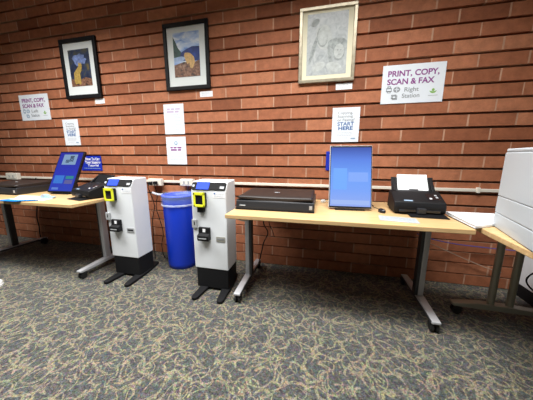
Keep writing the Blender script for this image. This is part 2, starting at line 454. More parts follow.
# ------------------------------------------------------------------ tables
def t_leg(parent, side, D):
    """T leg: post, beam foot on two casters; side = -1 left, +1 right"""
    s = -side                                                   # dark cable channel faces the inner side
    b = MB(); b.box(-.019, .019, -.032, .032, .098, .708, .008)
    b.box(-.03, .03, -D*.40, D*.40, .688, .7085, .004)
    leg = b.build('leg', M['silver'], parent)
    MB().box(s*.019-.014+s*.006, s*.019+.014+s*.006, -.026, .030, .098, .69, .004).build('cable_channel', M['channel'], leg)
    f = MB(); f.prism([(-.295, .064), (-.305, .068), (-.305, .086), (-.05, .102), (.05, .102), (.335, .086), (.335, .068), (.32, .064)], 0, -.026, .026, .005)
    f.build('foot', M['silver'], leg)
    MB().box(s*.0262, s*.0285+s*.001, -.29, .32, .066, .084).build('foot_trim', M['channel'], leg)
    for y in (-.272, .305):
        c = MB()
        c.cyl((-.024, y, .029), (-.006, y, .029), .029, bev=.004); c.cyl((.006, y, .029), (.024, y, .029), .029, bev=.004)
        c.cyl((-.01, y, .029), (.01, y, .029), .010); c.cyl((0, y-.004, .03), (0, y-.004, .066), .010); c.box(-.028, .028, y-.012, y+.030, .040, .0605, .006)
        c.build('caster', M['tyre'], leg)
    return leg
def flip_table(x0, x1, y0, y1, label, legs):
    cx, cy = (x0+x1)/2, (y0+y1)/2
    t = thing('folding_table', label, 'table', (cx, cy, 0), group='maple topped tables along the wall')
    w, d = (x1-x0)/2, (y1-y0)/2
    MB().box(-w, w, -d, d, .708, .737, .004).build('table_top', M['wood'], t)
    MB().box(legs[0]-cx+.03, legs[1]-cx-.03, .02, .045, .655, .690, .003).build('crossbar', M['channel'], t)
    for s, lx in zip((-1, 1), legs):
        l = t_leg(t, s, 2*d); l.location = (lx-cx, .035, 0)
    return t
flip_table(-.64, .825, -.82, -.095, 'long maple topped table on casters carrying the tilted touchscreen lit bright blue', (-.605, .752))
flip_table(-3.60, -1.99, -.82, -.095, 'maple topped table at the far left with blue folder and papers on it', (-3.50, -2.15))

# right table, seen from its end
t = thing('folding_table', 'maple topped table at the right edge under the white printer, on twin round posts', 'table', (1.232, -1.180, 0), math.radians(-1.5), 'maple topped tables along the wall')
MB().box(-.37, .37, -.75, .75, .708, .737, .004).build('table_top', M['wood'], t)
for y in (.728, -.60):
    lg = MB()
    for x in (-.060, .050): lg.cyl((x, y, .10), (x, y, .70), .021, n=24)
    lg.box(-.30, .30, y-.03, y+.03, .69, .7085, .004)
    lg = lg.build('leg', M['pewter'], t)
    f = MB(); f.prism([(-.285, .066), (-.295, .072), (-.295, .086), (-.14, .107), (.06, .107), (.40, .086), (.40, .07), (.38, .066)], 1, y-.028, y+.028, .005)
    f.build('foot', M['pewter'], lg)
    for x in (-.258, .35):
        c = MB()
        c.cyl((x, y-.024, .029), (x, y-.006, .029), .029, bev=.004); c.cyl((x, y+.006, .029), (x, y+.024, .029), .029, bev=.004)
        c.cyl((x, y-.01, .029), (x, y+.01, .029), .010); c.cyl((x, y, .03), (x, y, .068), .010); c.box(x-.014, x+.028, y-.026, y+.026, .042, .064, .006)
        c.build('caster', M['tyre'], lg)

# ------------------------------------------------------------------ pay kiosks
def kiosk(loc, rz, label, keypad, W=.150):
    t = thing('pay_kiosk', label, 'kiosk', loc, rz, 'white self service pay kiosks')
    D = .100
    MB().prism([(-D, .197), (-D, .862), (-D+.045, .930), (D, .934), (D, .197)], 0, -W, W, .006).build('body', M['white'], t)
    p = MB(); p.box(-W+.012, W-.004, -D+.004, D-.004, .022, .198, .003); p.build('plinth', M['blackm'], t)
    for s in (-1, 1):
        f = MB()
        pts = [(-.020, -.262), (0, -.270), (.020, -.262), (.028, -.24), (.044, .02), (.030, .20), (-.030, .20), (-.044, .02), (-.028, -.24)]
        f.prism(pts, 2, 0, .026, .006)
        f.build('foot', M['blackm'], t, loc=(s*.092+.016, 0, 0), rot=(0, 0, -.03 if s < 0 else .11))
    # sloped header: panel follows the front bevel of the body
    ang = math.atan2(.045, .068); ca, sa = math.cos(ang), math.sin(ang)
    def hd(pts, th, name, m, par, base=.0005):
        H = Matrix.Translation((0, -D, .862)) @ Matrix.Rotation(-ang, 4, 'X')
        b = MB(); b.prism(pts, 1, -base-th, -base, .0015, 1, mtx=H); return b.build(name, m, par)
    r = []
    for a in range(6): r.append((-W+.012-.012*math.cos(a*PI/10)-.0, .070-.014+.014*math.sin(a*PI/10)))
    hd([(-W+.003, .012), (-W+.012, .004), (W-.012, .004), (W-.003, .012), (W-.003, .060), (W-.012, .070), (-W+.012, .070), (-W+.003, .060)], .008, 'header_panel', M['blackm'], t)
    hd([(-.104, .004), (.006, .004), (.006, .072), (-.104, .072)], .0025, 'header_decal', M['kblue'], t, .0083)
    hd([(.098, .014), (.134, .014), (.134, .036), (.098, .036)], .002, 'header_label', M['grey'], t, .0083)
    hd([(-.139, .026), (-.122, .026), (-.122, .044), (-.139, .044)], .002, 'button', M['light_ink'], t, .0083)
    y = -D
    cr = MB(); cr.box(-0.1050, -0.0120, y-.036, y-.0005, .738, .848, .006)
    cr = cr.build('card_reader', M['black'], t)
    fr = MB()
    for bx in ((-.108, -.090, .735, .851), (-.028, -.012, .735, .851), (-.108, -.012, .735, .754), (-.108, -.012, .828, .851)):
        fr.box(bx[0], bx[1], y-.046, y-.030, bx[2], bx[3], .004)
    fr.build('yellow_frame', M['yellow'], cr)
    MB().box(-0.0900, -0.0290, y-.040, y-.0355, .755, .826, .001).build('display', M['gloss'], cr)
    if keypad: MB().box(-0.0860, -0.0300, y-.032, y-.0005, .688, .7375, .004).build('keypad', M['black'], cr)
    nl = t
    lb = MB(); lb.box(0.0400, 0.1400, y-.0012, y+.001, .806, .850); lb = lb.build('label', M['paper'], nl)
    MB().box(0.0500, 0.0620, y-.002, y-.001, .834, .847).build('logo', M['navy'], lb)
    bars([(.066, .136, .838, .0035), (.050, .134, .826, .003), (.050, .125, .818, .003)], M['light_ink'], lb, y-.0016)
    k = MB(); k.box(-0.1500, -0.1060, y-.016, y-.0005, .552, .622, .004); k = k.build('coin_slot', M['grey'], t)
    MB().box(-0.1300, -0.1220, y-.0175, y-.0155, .578, .606).build('slit', M['blackm'], k)
    ba = MB(); ba.prism([(y-.0005, .455), (y-.045, .455), (y-.050, .470), (y-.050, .500), (y-.024, .512), (y-.020, .560), (y-.0005, .562)], 0, -.090, .008, .003)
    ba = ba.build('bill_acceptor', M['black'], t)
    MB().box(-0.0520, -0.0280, y-.0235, y-.0195, .524, .551).build('status_lamp', M['paper'], ba)
    MB().box(-0.0760, -0.0080, y-.052, y-.0495, .474, .482).build('bill_slot', M['grey'], ba)
    pl = MB(); pl.box(0.0560, 0.1320, y-.004, y-.0005, .446, .487, .001); pl = pl.build('coin_return', M['plate'] if keypad else M['grey'], t)
    MB().box(0.0640, 0.1240, y-.0055, y-.0038, .462, .474).build('return_slot', M['seam'] if keypad else M['blackm'], pl)
    return t
kiosk((-.872, -.500, 0), 0, 'white pay kiosk right of the blue bin, at the left end of the middle table', True)
kiosk((-1.770, -.470, 0), math.radians(.5), 'white pay kiosk left of the blue bin, beside the far left table', False, .143)

# ------------------------------------------------------------------ waste bin
t = thing('waste_bin', 'tall round blue waste bin with a clear liner against the brick wall', 'bin', (-1.402, -.200, 0))
MB().lathe([(.140, 0), (.146, .004), (.150, .05), (.161, .70), (.165, .735), (.170, .738), (.170, .750), (.157, .750), (.150, .70), (.135, .02)], 48).build('bin_body', M['blue'], t, True)
MB().lathe([(.165, .655), (.172, .664), (.1745, .70), (.1755, .752), (.171, .762), (.155, .757), (.148, .70), (.140, .5)], 48, wob=.0015, capb=False).build('bin_liner', M['liner'], t, True)
fo = MB(); fo.lathe([(.1665, .655), (.1755, .650), (.1775, .662), (.1735, .669)], 48, wob=.002, capb=False); fo.build('liner_hem', M['linerfold'], t, True)
tw = MB(); tw.tube([(-.165, -.03, .745), (-.205, -.05, .748), (-.25, -.055, .760), (-.27, -.05, .764)], .011, sub=5); tw.build('liner_knot', M['linerfold'], t)

# ------------------------------------------------------------------ flatbed scanners
def flatbed():
    t = thing('flatbed_scanner', 'wide black flatbed scanner at the left end of the middle table', 'scanner', (-.335, -.435, .737), 0, 'wide black flatbed scanners')
    W, D = .288, .21
    b = MB(); b.prism([(-D, 0), (-D-.004, .016), (-D+.004, .066), (-D+.02, .074), (D-.01, .074), (D, .06), (D, 0)], 0, -W, W, .006)
    b.build('base', M['charcoal'], t)
    MB().box(-W-.002, W+.002, -D-.010, -D+.03, .002, .014, .002).build('base_trim', M['blackm'], t)
    # lid with a wavy front edge
    bm = bmesh.new(); n = 28; top = []; bot = []
    for j in range(9):
        v = j/8; rt, rb = [], []
        for i in range(n+1):
            u = i/n; x = -W+.012+u*(2*W-.024)
            dip = .010*math.cos((u-.5)*2*PI*1.0)
            yf = -D+.010+.006*math.cos((u-.5)*2*PI)
            y = yf+v*(D-.004-yf)
            edge = min(1, min(v, 1-v)*14+.45)
            ex = min(1, min(u, 1-u)*30+.3)
            z = .080+.020*(edge**.5)*(.5+.5*ex**.5)+.014*v-dip*.3*max(0, 1-v*4)
            rt.append(bm.verts.new((x, y, z))); rb.append(bm.verts.new((x, y, (.0755 if v > 0 else .076-dip*.8))))
        top.append(rt); bot.append(rb)
    for j in range(8):
        for i in range(n):
            bm.faces.new((top[j][i], top[j][i+1], top[j+1][i+1], top[j+1][i])).smooth = True
            bm.faces.new((bot[j][i], bot[j+1][i], bot[j+1][i+1], bot[j][i+1]))
    for i in range(n):
        bm.faces.new((top[0][i], bot[0][i], bot[0][i+1], top[0][i+1])); bm.faces.new((top[8][i], top[8][i+1], bot[8][i+1], bot[8][i]))
    for j in range(8):
        bm.faces.new((top[j][0], top[j+1][0], bot[j+1][0], bot[j][0])); bm.faces.new((top[j][n], bot[j][n], bot[j+1][n], top[j+1][n]))
    bmesh.ops.recalc_face_normals(bm, faces=bm.faces[:])
    m = MB(); m.bm.free(); m.bm = bm; lid = m.build('lid', M['brown_black'], t)
    MB().ellipse(0, 0, .022, .0045, -.0012, .0012).build('lid_badge', M['light_ink'], lid, loc=(-.01, -.02, .1085), rot=(math.radians(-85), 0, 0))
    g = MB(); g.box(-W+.03, -W+.075, -D-.0035, -D-.0010, .030, .036); g.build('maker_mark', M['light_ink'], t)
    g = MB(); g.box(W-.034, W-.012, -D-.0040, -D-.0005, .022, .050, .001); g.build('power_button', M['grey'], t)
    return t
fa = flatbed()
fb = copy_tree(fa); fb.location = (-3.305, -.365, .737)
fb['label'] = 'wide black flatbed scanner on the far left table, cut by the left edge'

# ------------------------------------------------------------------ touchscreens
def touchscreen(loc, rz, label, bright):
    t = thing('touchscreen_monitor', label, 'monitor', loc, rz, 'portrait touchscreens')
    W, H, tilt = .152, .475, math.radians(-15.5 if bright else -27)
    pv = bpy.data.objects.new
    R = Matrix.Translation((0, -.02, .013 if bright else .018)) @ Matrix.Rotation(tilt, 4, 'X')
    b = MB(); b.box(-W, W, 0, .028, 0, H, .005, mtx=R); b.box(-W*.7, W*.7, .028, .048, .05, H-.06, .006, mtx=R)
    pan = b.build('panel', M['silver'] if bright else M['gloss'], t)
    bz = MB(); bz.box(-W+.004, W-.004, -.002, .001, .004, H-.004, .001, mtx=R); bz.build('bezel', M['gloss'] if not bright else M['black'], pan)
    SW = W-(.009 if bright else .013)
    n = R.to_3x3() @ Vector((0, 0, 1))
    if bright:
        sm = screen_mat('bright_blue_display', [(.30, .42, .88), (.20, .38, .95), (.16, .36, .95), (.11, .24, .80), (.03, .05, .30)], 1.0, (n.x, n.y, n.z), .02, .47)
    else:
        sm = screen_mat('deep_blue_display', [(.014, .045, .46), (.010, .022, .44), (.008, .014, .32)], 1.0, (n.x, n.y, n.z), .0, .47)
    sc = MB(); sc.box(-SW, SW, -.0035, -.0015, .016, H-.016, mtx=R); sc = sc.build('display', sm, t)
    def ui(x0, x1, z0, z1, col, e, name):
        mm = mat('display_'+name, (.01, .01, .01), .15, emit=col, estr=e)
        q = MB(); q.box(x0, x1, -.0042, -.0034, z0, z1, mtx=R); q.build(name, mm, sc)
    if bright:
        ui(-SW+.02, -.025, .14, .30, (.18, .42, 1.0), 1.0, 'window_tile')
        ui(-.015, SW-.02, .20, .27, (.24, .42, .97), 1.0, 'message_tile')
        ui(-SW+.008, SW-.008, .03, .062, (.36, .50, .90), 1.0, 'task_bar')
    else:
        ui(-.085, .085, .315, .435, (.26, .42, .66), .8, 'picture_tile')
        ui(.0, .05, .35, .42, (.02, .04, .09), .5, 'picture_shade')
        ui(-.045, .0, .335, .375, (.06, .10, .2), .5, 'picture_shade')
        ui(-.115, .0, .10, .19, (.03, .17, .62), 1.0, 'menu_tile')
        ui(.02, .115, .15, .185, (.02, .22, .26), 1.0, 'menu_tile')
        ui(.02, .115, .095, .14, (.10, .10, .30), 1.0, 'menu_tile')
        ui(-.11, -.03, .03, .055, (.10, .2, .62), 1.0, 'menu_tile')
    s = MB(); s.box(-.105, .105, -.03, .17, 0, .009, .004)
    a = R @ Vector((0, .045, H*.45))
    s.prism([(.11, .006), (.165, .006), (a.y+.012, a.z), (a.y-.012, a.z+.006)], 0, -.05, .05, .003)
    s.build('stand', M['black'], t)
    return t
touchscreen((.205, -.470, .737), math.radians(3), 'upright touchscreen with silver edge glowing bright blue in the middle of the table', True)
touchscreen((-2.66, -.405, .737), math.radians(5), 'black touchscreen leaning back on the far left table, deep blue display', False)

# ------------------------------------------------------------------ document scanners
def docscanner():
    t = thing('document_scanner', 'black document scanner with white page in its feeder, right end of the middle table', 'scanner', (.650, -.415, .737), math.radians(-3), 'black sheetfed document scanners')
    W = .154
    b = MB(); b.prism([(-.115, .012), (-.125, .022), (-.128, .055), (-.118, .088), (.02, .142), (.060, .148), (.095, .13), (.11, .012)], 0, -W, W, .009, 3)
    body = b.build('body', M['black'], t)
    MB().box(-W+.012, W-.012, -.10, .10, 0, .0125, .002).build('base', M['blackm'], t)
    MB().box(-W+.028, W-.034, -.133, -.118, .020, .040, .003).build('exit_slot', M['gloss'], body)
    MB().box(-.020, .034, -.150, -.118, .012, .052, .006).build('stacker_latch', M['charcoal'], body)
    MB().prism([(-.20, .003), (-.20, .006), (-.110, .013), (-.110, .007)], 0, -.07, .15, .001).build('output_tray', M['black'], t)
    # sloped control face
    sl = math.atan2(.142-.088, .02+.118)
    Hm = Matrix.Translation((0, -.118, .088)) @ Matrix.Rotation(sl, 4, 'X')
    MB().box(.055, .130, .035, .120, -.0005, .002, .0008, mtx=Hm).build('control_panel', M['gloss'], body)
    q = MB()
    q.box(.068, .082, .044, .058, .0015, .0032, mtx=Hm); q.build('scan_button', M['paper'], body)
    q = MB(); q.box(.108, .122, .060, .078, .0015, .0030, mtx=Hm); q.box(.106, .120, .088, .104, .0015, .003, mtx=Hm); q.build('button', M['grey'], body)
    q = MB(); q.box(-.092, -.040, -.0005+.012, .024, -.0005, .0012, mtx=Hm); q.build('maker_mark', M['steelblue'], body)
    # rear feeder
    tl = Matrix.Translation((0, .060, .135)) @ Matrix.Rotation(math.radians(-36), 4, 'X')
    f = MB(); f.box(-.140, .140, .0, .012, .0, .125, .004, mtx=tl); f.build('feeder_tray', M['black'], t)
    for s in (-1, 1):
        g = MB(); g.prism([(-.03, -.01), (.006, -.01), (.010, .115), (-.002, .12)], 0, s*.124-.010, s*.124+.010, .003, mtx=tl); g.build('paper_guide', M['black'], t)
    MB().box(-.03, .03, -.022, -.004, -.012, .012, .003, mtx=tl).build('roller_cover', M['charcoal'], t)
    return t, tl
ds, tl = docscanner()
db = copy_tree(ds); db.location = (-2.175, -.45, .737); db.rotation_euler = (0, 0, math.radians(-14)); db.scale = (1, 1, .88)
db['label'] = 'black document scanner with an empty feeder, on the far left table'
pg = MB(); pg.box(-.100, .100, -.0035, -.0015, .004, .145, mtx=Matrix.Translation((.650, -.415, .737)) @ Matrix.Rotation(math.radians(-3), 4, 'Z') @ tl)
pg = tag(pg.build('paper_sheet', M['paper']), 'white page standing in the feeder of the right hand document scanner', 'paper')

# ------------------------------------------------------------------ small things on the tables
t = thing('computer_mouse', 'small black computer mouse on the table left of the document scanner', 'mouse', (.420, -.505, .737), math.radians(20))
mb = MB(); mb.lathe([(.026, 0), (.028, .006), (.027, .016), (.021, .024), (.010, .028), (.001, .029)], 24)
mo = mb.build('mouse_body', M['gloss'], t, True); mo.scale = (.72, 1.25, 1)
MB().box(-.0015, .0015, -.030, -.010, .021, .026, .0005).build('scroll_wheel', M['grey'], t)
tag(MB().tube([(.425, -.475, .742), (.43, -.43, .741), (.40, -.36, .741), (.40, -.27, .741), (.39, -.16, .741), (.39, -.105, .741), (.39, -.084, .725), (.39, -.082, .6)], .002, 6).build('mouse_cable', M['black']), 'thin black mouse lead running back over the table edge', 'cable')
t = thing('instruction_card', 'pale grey printed card lying at the front of the table below the document scanner', 'card', (.475, -.685, .7375), math.radians(-8))
MB().box(-.108, .108, -.062, .062, 0, .002, .0005).build('card', M['card'], t)
cb = MB(); rn = random.Random(5)
for i in range(5):
    x = -.095
    while x < .085:
        w = rn.uniform(.012, .03); cb.box(x, min(.098, x+w), -.045+i*.02, -.041+i*.02, .0021, .0025); x += w+.006
cb.build('printed_lines', M['grey_ink'], t)
t = thing('power_plug', 'white plug lying on the table behind the touchscreen', 'plug', (.015, -.24, .737), math.radians(30))
MB().box(-.02, .02, -.014, .014, 0, .026, .006).build('plug_body', M['whitecable'], t)
pl = MB(); pl.tube([(.02, 0, .012), (.05, .01, .006), (.09, 0, .004), (.14, .03, .004)], .003); pl.build('lead', M['whitecable'], t)

# left table papers
def sheet(name, pts, z, th, m, label, cat):
    b = MB(); b.prism(pts, 2, z, z+th); return tag(b.build(name, m), label, cat)
sheet('paper_sheet', [(-2.93, -.60), (-2.72, -.58), (-2.46, -.60), (-2.40, -.74), (-2.62, -.80), (-2.78, -.73)], .7375, .004, M['paper'], 'white sheets of paper on the far left table in front of the touchscreen', 'paper')
t = thing('document_folder', 'bright blue plastic folder hanging over the front edge of the far left table', 'folder', (-2.64, -.785, .742), math.radians(3))
f = MB(); f.prism([(-.13, -.052), (-.10, -.065), (.06, -.066), (.11, -.03), (.20, .02), (.18, .03), (.02, .045), (-.09, .02)], 2, 0, .006, .002); f.build('cover', M['skyblue'], t)
f = MB(); f.prism([(-.09, -.01), (.05, -.02), (.15, .02), (.02, .038), (-.07, .018)], 2, .0065, .009); f.build('inner_sheet', M['paper'], t)
t = thing('tape_dispenser', 'small pale blue desk gadget on the papers at the foot of the left touchscreen', 'desk gadget', (-2.50, -.64, .742), math.radians(15))
b = MB(); b.prism([(-.055, 0), (.06, 0), (.062, .012), (.02, .016), (-.005, .034), (-.035, .036), (-.055, .02)], 1, -.018, .018, .003); b.build('dispenser_body', M['paleblue'], t)
b = MB(); b.cyl((-.027, -.020, .024), (-.027, .020, .024), .012, bev=.002); b.build('tape_roll', M['grey'], t)
# right table
st = MB()
for i in range(6):
    q = .0015*((i*7) % 5-2)
    st.prism([(.842+q, -.448), (1.12+q, -.442), (1.12+q, -.66), (1.02+q, -.675), (.91+q, -.755), (.833+q, -.795)], 2, .7375+i*.003, .7375+i*.003+.0027)
st = st.build('paper_stack', M['paper'])
tag(st, 'low stack of white paper on the corner of the right table beside the printer', 'paper')

# ------------------------------------------------------------------ printer
t = thing('office_printer', 'large white office printer on the table at the right edge', 'printer', (1.118, -1.005, .737), math.radians(-104))
W, D = .255, .225
def sec(name, z0, z1, inset=0., bev=.004): return MB().box(-W+inset, W-inset, -D+inset, D-inset, z0, z1, bev).build(name, M['printer'], t)
sec('paper_drawer', .004, .082); sec('paper_drawer', .0845, .175); sec('upper_body', .1775, .412); sec('scanner_lid', .414, .432, .002, .006)
MB().box(-W+.004, W-.004, -D+.004, D-.004, .0, .42).build('chassis', M['seam'], t)

# floor standing white cabinet seen between the posts of the right table
t = thing('storage_cabinet', 'white cabinet on a black base on the floor under the right table', 'cabinet', (1.90, -.20, 0))
MB().box(-.30, .30, -.17, .17, .102, .62, .006).build('body', M['white'], t)
MB().box(-.30, .30, -.17, .17, 0, .100, .004).build('plinth', M['blackm'], t)
MB().box(-.005, .005, -.1715, -.1695, .12, .60).build('door_gap', M['seam'], t)

# ------------------------------------------------------------------ framed pictures
def frame(x0, x1, z0, z1, border, mats, print_rect, fm, mm, pm, label, art):
    cx, cz = (x0+x1)/2, (z0+z1)/2; w, h = (x1-x0)/2, (z1-z0)/2
    t = thing('framed_picture', label, 'picture', (cx, -.0006, cz), group='framed pictures high on the brick wall')
    f = MB(); b = border
    for q in ((-w, w, h-b, h), (-w, w, -h, -h+b), (-w, -w+b, -h+b, h-b), (w-b, w, -h+b, h-b)):
        f.box(q[0], q[1], -.026, 0, q[2], q[3], .004)
    f.build('frame', fm, t)
    MB().box(-w+b*.6, w-b*.6, -.012, -.001, -h+b*.6, h-b*.6).build('mat_board', mm, t)
    a, c, d, e = print_rect[0]-cx, print_rect[1]-cx, print_rect[2]-cz, print_rect[3]-cz
    p = MB(); p.box(a, c, -.0128, -.0118, d, e); p = p.build('print', pm, t)
    art(p, a, c, d, e)
    return t
def lay(p, name, m, pts, k): 
    b = MB(); b.prism(pts, 1, -.0128-.0005*k, -.0128-.0005*k+.0004); return b.build(name, m, p)
def art1(p, a, c, d, e):
    w, h = c-a, e-d; U = lambda u, v: (a+u*w, d+v*h)
    rn = random.Random(2)
    lay(p, 'painted_mist', M['dusk'], [U(.30+.30*math.cos(k*PI/9)*(1+rn.uniform(-.2, .2))+.2, .72+.16*math.sin(k*PI/9)*(1+rn.uniform(-.25, .25))) for k in range(18)], 1)
    lay(p, 'painted_ground', M['art_ground'], [U(.0, 0), U(1, 0), U(1, .18), U(.7, .24), U(.4, .16), U(0, .22)], 2)
    lay(p, 'painted_animal', M['animal_gold'], [U(.20, .06), U(.36, .08), U(.42, .04), U(.48, .08), U(.46, .34), U(.55, .42), U(.60, .56), U(.56, .64), U(.50, .62), U(.44, .66), U(.42, .54), U(.30, .46), U(.18, .38), U(.16, .18)], 3)
def art2(p, a, c, d, e):
    w, h = c-a, e-d; U = lambda u, v: (a+u*w, d+v*h)
    lay(p, 'painted_hill', M['hill'], [U(0, .38), U(1, .34), U(1, .66), U(.72, .67), U(.5, .62), U(.3, .56), U(0, .72)], 1)
    lay(p, 'painted_trees', M['hillgreen'], [U(0, .40), U(.22, .42), U(.30, .56), U(.18, .66), U(.08, .82), U(0, .92)], 2)
    lay(p, 'painted_lake', M['mist'], [U(0, .36), U(.35, .36), U(.5, .44), U(.3, .47), U(0, .45)], 3)
    lay(p, 'painted_ground', M['art_ground'], [U(0, 0), U(1, 0), U(1, .36), U(.7, .30), U(.4, .34), U(0, .28)], 4)
    lay(p, 'painted_animal', M['animal_tan'], [U(.46, .36), U(.40, .48), U(.44, .54), U(.56, .54), U(.66, .52), U(.78, .44), U(.82, .32), U(.72, .18), U(.62, .20), U(.60, .32), U(.52, .28)], 5)
def art3(p, a, c, d, e):
    w, h = c-a, e-d; cnt = [0]
    def el(u, v, ru, rv, m, k, rot=0): 
        cnt[0] += 1; k = k+.07*cnt[0]
        b = MB(); b.ellipse(a+u*w, d+v*h, ru*w, rv*h, -.0128-.0005*k, -.0124, rot, 24); b.build('drawn_shape', m, p)
    el(.42, .62, .20, .20, M['pencil_light'], 1, .1); el(.38, .62, .13, .16, M['pencil'], 2, .1); el(.39, .63, .115, .145, M['pencil_light'], 3, .1)
    el(.76, .50, .24, .09, M['pencil'], 1); el(.80, .36, .15, .14, M['pencil'], 2); el(.81, .37, .125, .12, M['pencil_light'], 3); el(.60, .28, .05, .22, M['pencil'], 1, .2)
    el(.78, .39, .02, .012, M['pencil'], 4); el(.85, .39, .02, .012, M['pencil'], 4); el(.82, .32, .035, .010, M['pencil'], 4)
    el(.16, .42, .05, .24, M['pencil'], 1, -.3); el(.30, .14, .18, .07, M['pencil_light'], 1, .4); el(.7, .12, .2, .08, M['pencil_light'], 1, -.3); el(.2, .86, .12, .05, M['pencil'], 1, .6)
frame(-2.900, -2.405, 1.767, 2.383, .040, 0, (-2.800, -2.512, 1.898, 2.272), M['frameblack'], M['matboard'], M['art_forest'], 'leftmost of three framed pictures, black frame round a dark night painting of a golden animal', art1)
frame(-1.583, -1.099, 1.780, 2.386, .036, 0, (-1.480, -1.200, 1.902, 2.300), M['frameblack'], M['matboard'], M['art_sky'], 'middle framed picture, black frame round a blue lake painting with a tan animal', art2)
frame(-.246, .223, 1.761, 2.351, .028, 0, (-.179, .153, 1.822, 2.300), M['framesilver'], M['cream'], M['art_drawing'], 'rightmost framed picture, pale metallic frame and cream mat round a grey drawing', art3)
def caption(x0, x1, z0, z1, label):
    t = thing('caption_card', label, 'card', ((x0+x1)/2, .0012, (z0+z1)/2), group='small white caption cards')
    w, h = (x1-x0)/2, (z1-z0)/2
    MB().box(-w, w, -.003, 0, -h, h).build('card', M['paper'], t)
    bars([(-w*.7, w*.5, h*.4, .004), (-w*.7, w*.7, 0, .0035), (-w*.7, w*.2, -h*.4, .0035)], M['light_ink'], t, -.0034)
caption(-2.520, -2.392, 1.705, 1.760, 'small white caption card below the black frame with the dark night painting')
caption(-1.223, -1.086, 1.707, 1.759, 'small white caption card below the black frame with the blue lake painting')
caption(.079, .215, 1.696, 1.748, 'small white caption card below the pale metallic frame')

# ------------------------------------------------------------------ signs
def station_sign(x0, x1, z0, z1, side, label):
    w, h = (x1-x0)/2, (z1-z0)/2
    t = thing('station_sign', label, 'sign', ((x0+x1)/2, .0012, (z0+z1)/2), group='print copy scan and fax station signs')
    MB().box(-w, w, -.006, 0, -h, h, .001).build('board', M['board'], t)
    Y = -.0068
    lettering('PRINT, COPY,', .060, M['purple'], t, -.190, .062, Y, bold=.0016, width=.372)
    lettering('SCAN & FAX', .060, M['purple'], t, -.190, .000, Y, bold=.0016, width=.345)
    lettering(side, .046, M['grey_ink'], t, -.004, -.058, Y, bold=.0006, align='CENTER', width=.105)
    lettering('Station', .046, M['grey_ink'], t, -.004, -.106, Y, bold=.0006, align='CENTER', width=.130)
    ic = MB()
    def ring(x0_, x1_, z0_, z1_, th=.005):
        for q in ((x0_, x1_, z1_-th, z1_), (x0_, x1_, z0_, z0_+th), (x0_, x0_+th, z0_, z1_), (x1_-th, x1_, z0_, z1_)): ic.box(q[0], q[1], Y-.0006, Y+.0008, q[2], q[3])
    ring(-.192, -.150, -.054, -.026); ring(-.184, -.158, -.030, -.012); ring(-.184, -.158, -.064, -.048, .004)     # printer
    ring(-.150, -.112, -.110, -.078); ring(-.142, -.104, -.118, -.086)                                             # copies
    ic.ellipse(-.112, -.040, .026, .022, Y-.0006, Y+.0008); 
    ic.build('pictograms', M['grey_ink'] if side == 'Right' else M['steelblue'], t)
    wv = MB(); wv.box(-.128, -.096, Y-.0010, Y-.0005, -.043, -.037); wv.box(-.115, -.109, Y-.0010, Y-.0005, -.058, -.022); wv.build('pictogram_lines', M['board'], t)
    lg = MB(); lg.prism([(.128, -.062), (.140, -.078), (.155, -.082), (.170, -.078), (.182, -.062), (.155, -.070)], 1, Y-.0006, Y+.0008); lg.ellipse(.155, -.056, .010, .011, Y-.0006, Y+.0008); lg.build('logo', M['green'], t)
    MB().box(.122, .190, Y-.0004, Y+.0008, -.101, -.095).build('logo_text', M['light_ink'], t)
    return t
station_sign(.449, .906, 1.560, 1.857, 'Right', 'white board with purple lettering reading PRINT, COPY, SCAN & FAX, Right Station')
station_sign(-3.672, -3.206, 1.560, 1.857, 'Left', 'white board with purple PRINT, COPY, SCAN & FAX lettering at the far left of the wall')
def start_notice(x0, x1, z0, z1, label):
    w, h = (x1-x0)/2, (z1-z0)/2
    t = thing('start_notice', label, 'notice', ((x0+x1)/2, .0012, (z0+z1)/2), group='start here notices')
    MB().box(-w, w, -.003, 0, -h, h).build('sheet', M['board'], t)
    Y = -.0036
    lettering('Copying,', .031, M['grey_ink'], t, -.072, .092, Y, bold=.0002, width=.128)
    lettering('Scanning', .031, M['grey_ink'], t, -.072, .062, Y, bold=.0002, width=.128)
    lettering('or Faxing?', .031, M['grey_ink'], t, -.072, .032, Y, bold=.0004, width=.144)
    lettering('START', .042, M['navy'], t, 0, -.006, Y, bold=.0010, align='CENTER', width=.140)
    lettering('HERE', .042, M['navy'], t, 0, -.042, Y, bold=.0014, align='CENTER', width=.122)
    bars([(-.070, .062, -.066, .004), (-.070, .068, -.078, .004), (-.070, .05, -.090, .004), (-.06, .02, -.112, .004)], M['light_ink'], t, Y+.0004)
    MB().box(.050, .088, Y, Y+.0008, -.124, -.112).build('logo', M['steelblue'], t)
start_notice(.064, .294, 1.254, 1.548, 'white START HERE notice on the wall above the bright blue touchscreen')
start_notice(-3.044, -2.812, 1.256, 1.552, 'white START HERE notice on the wall above the far left touchscreen')
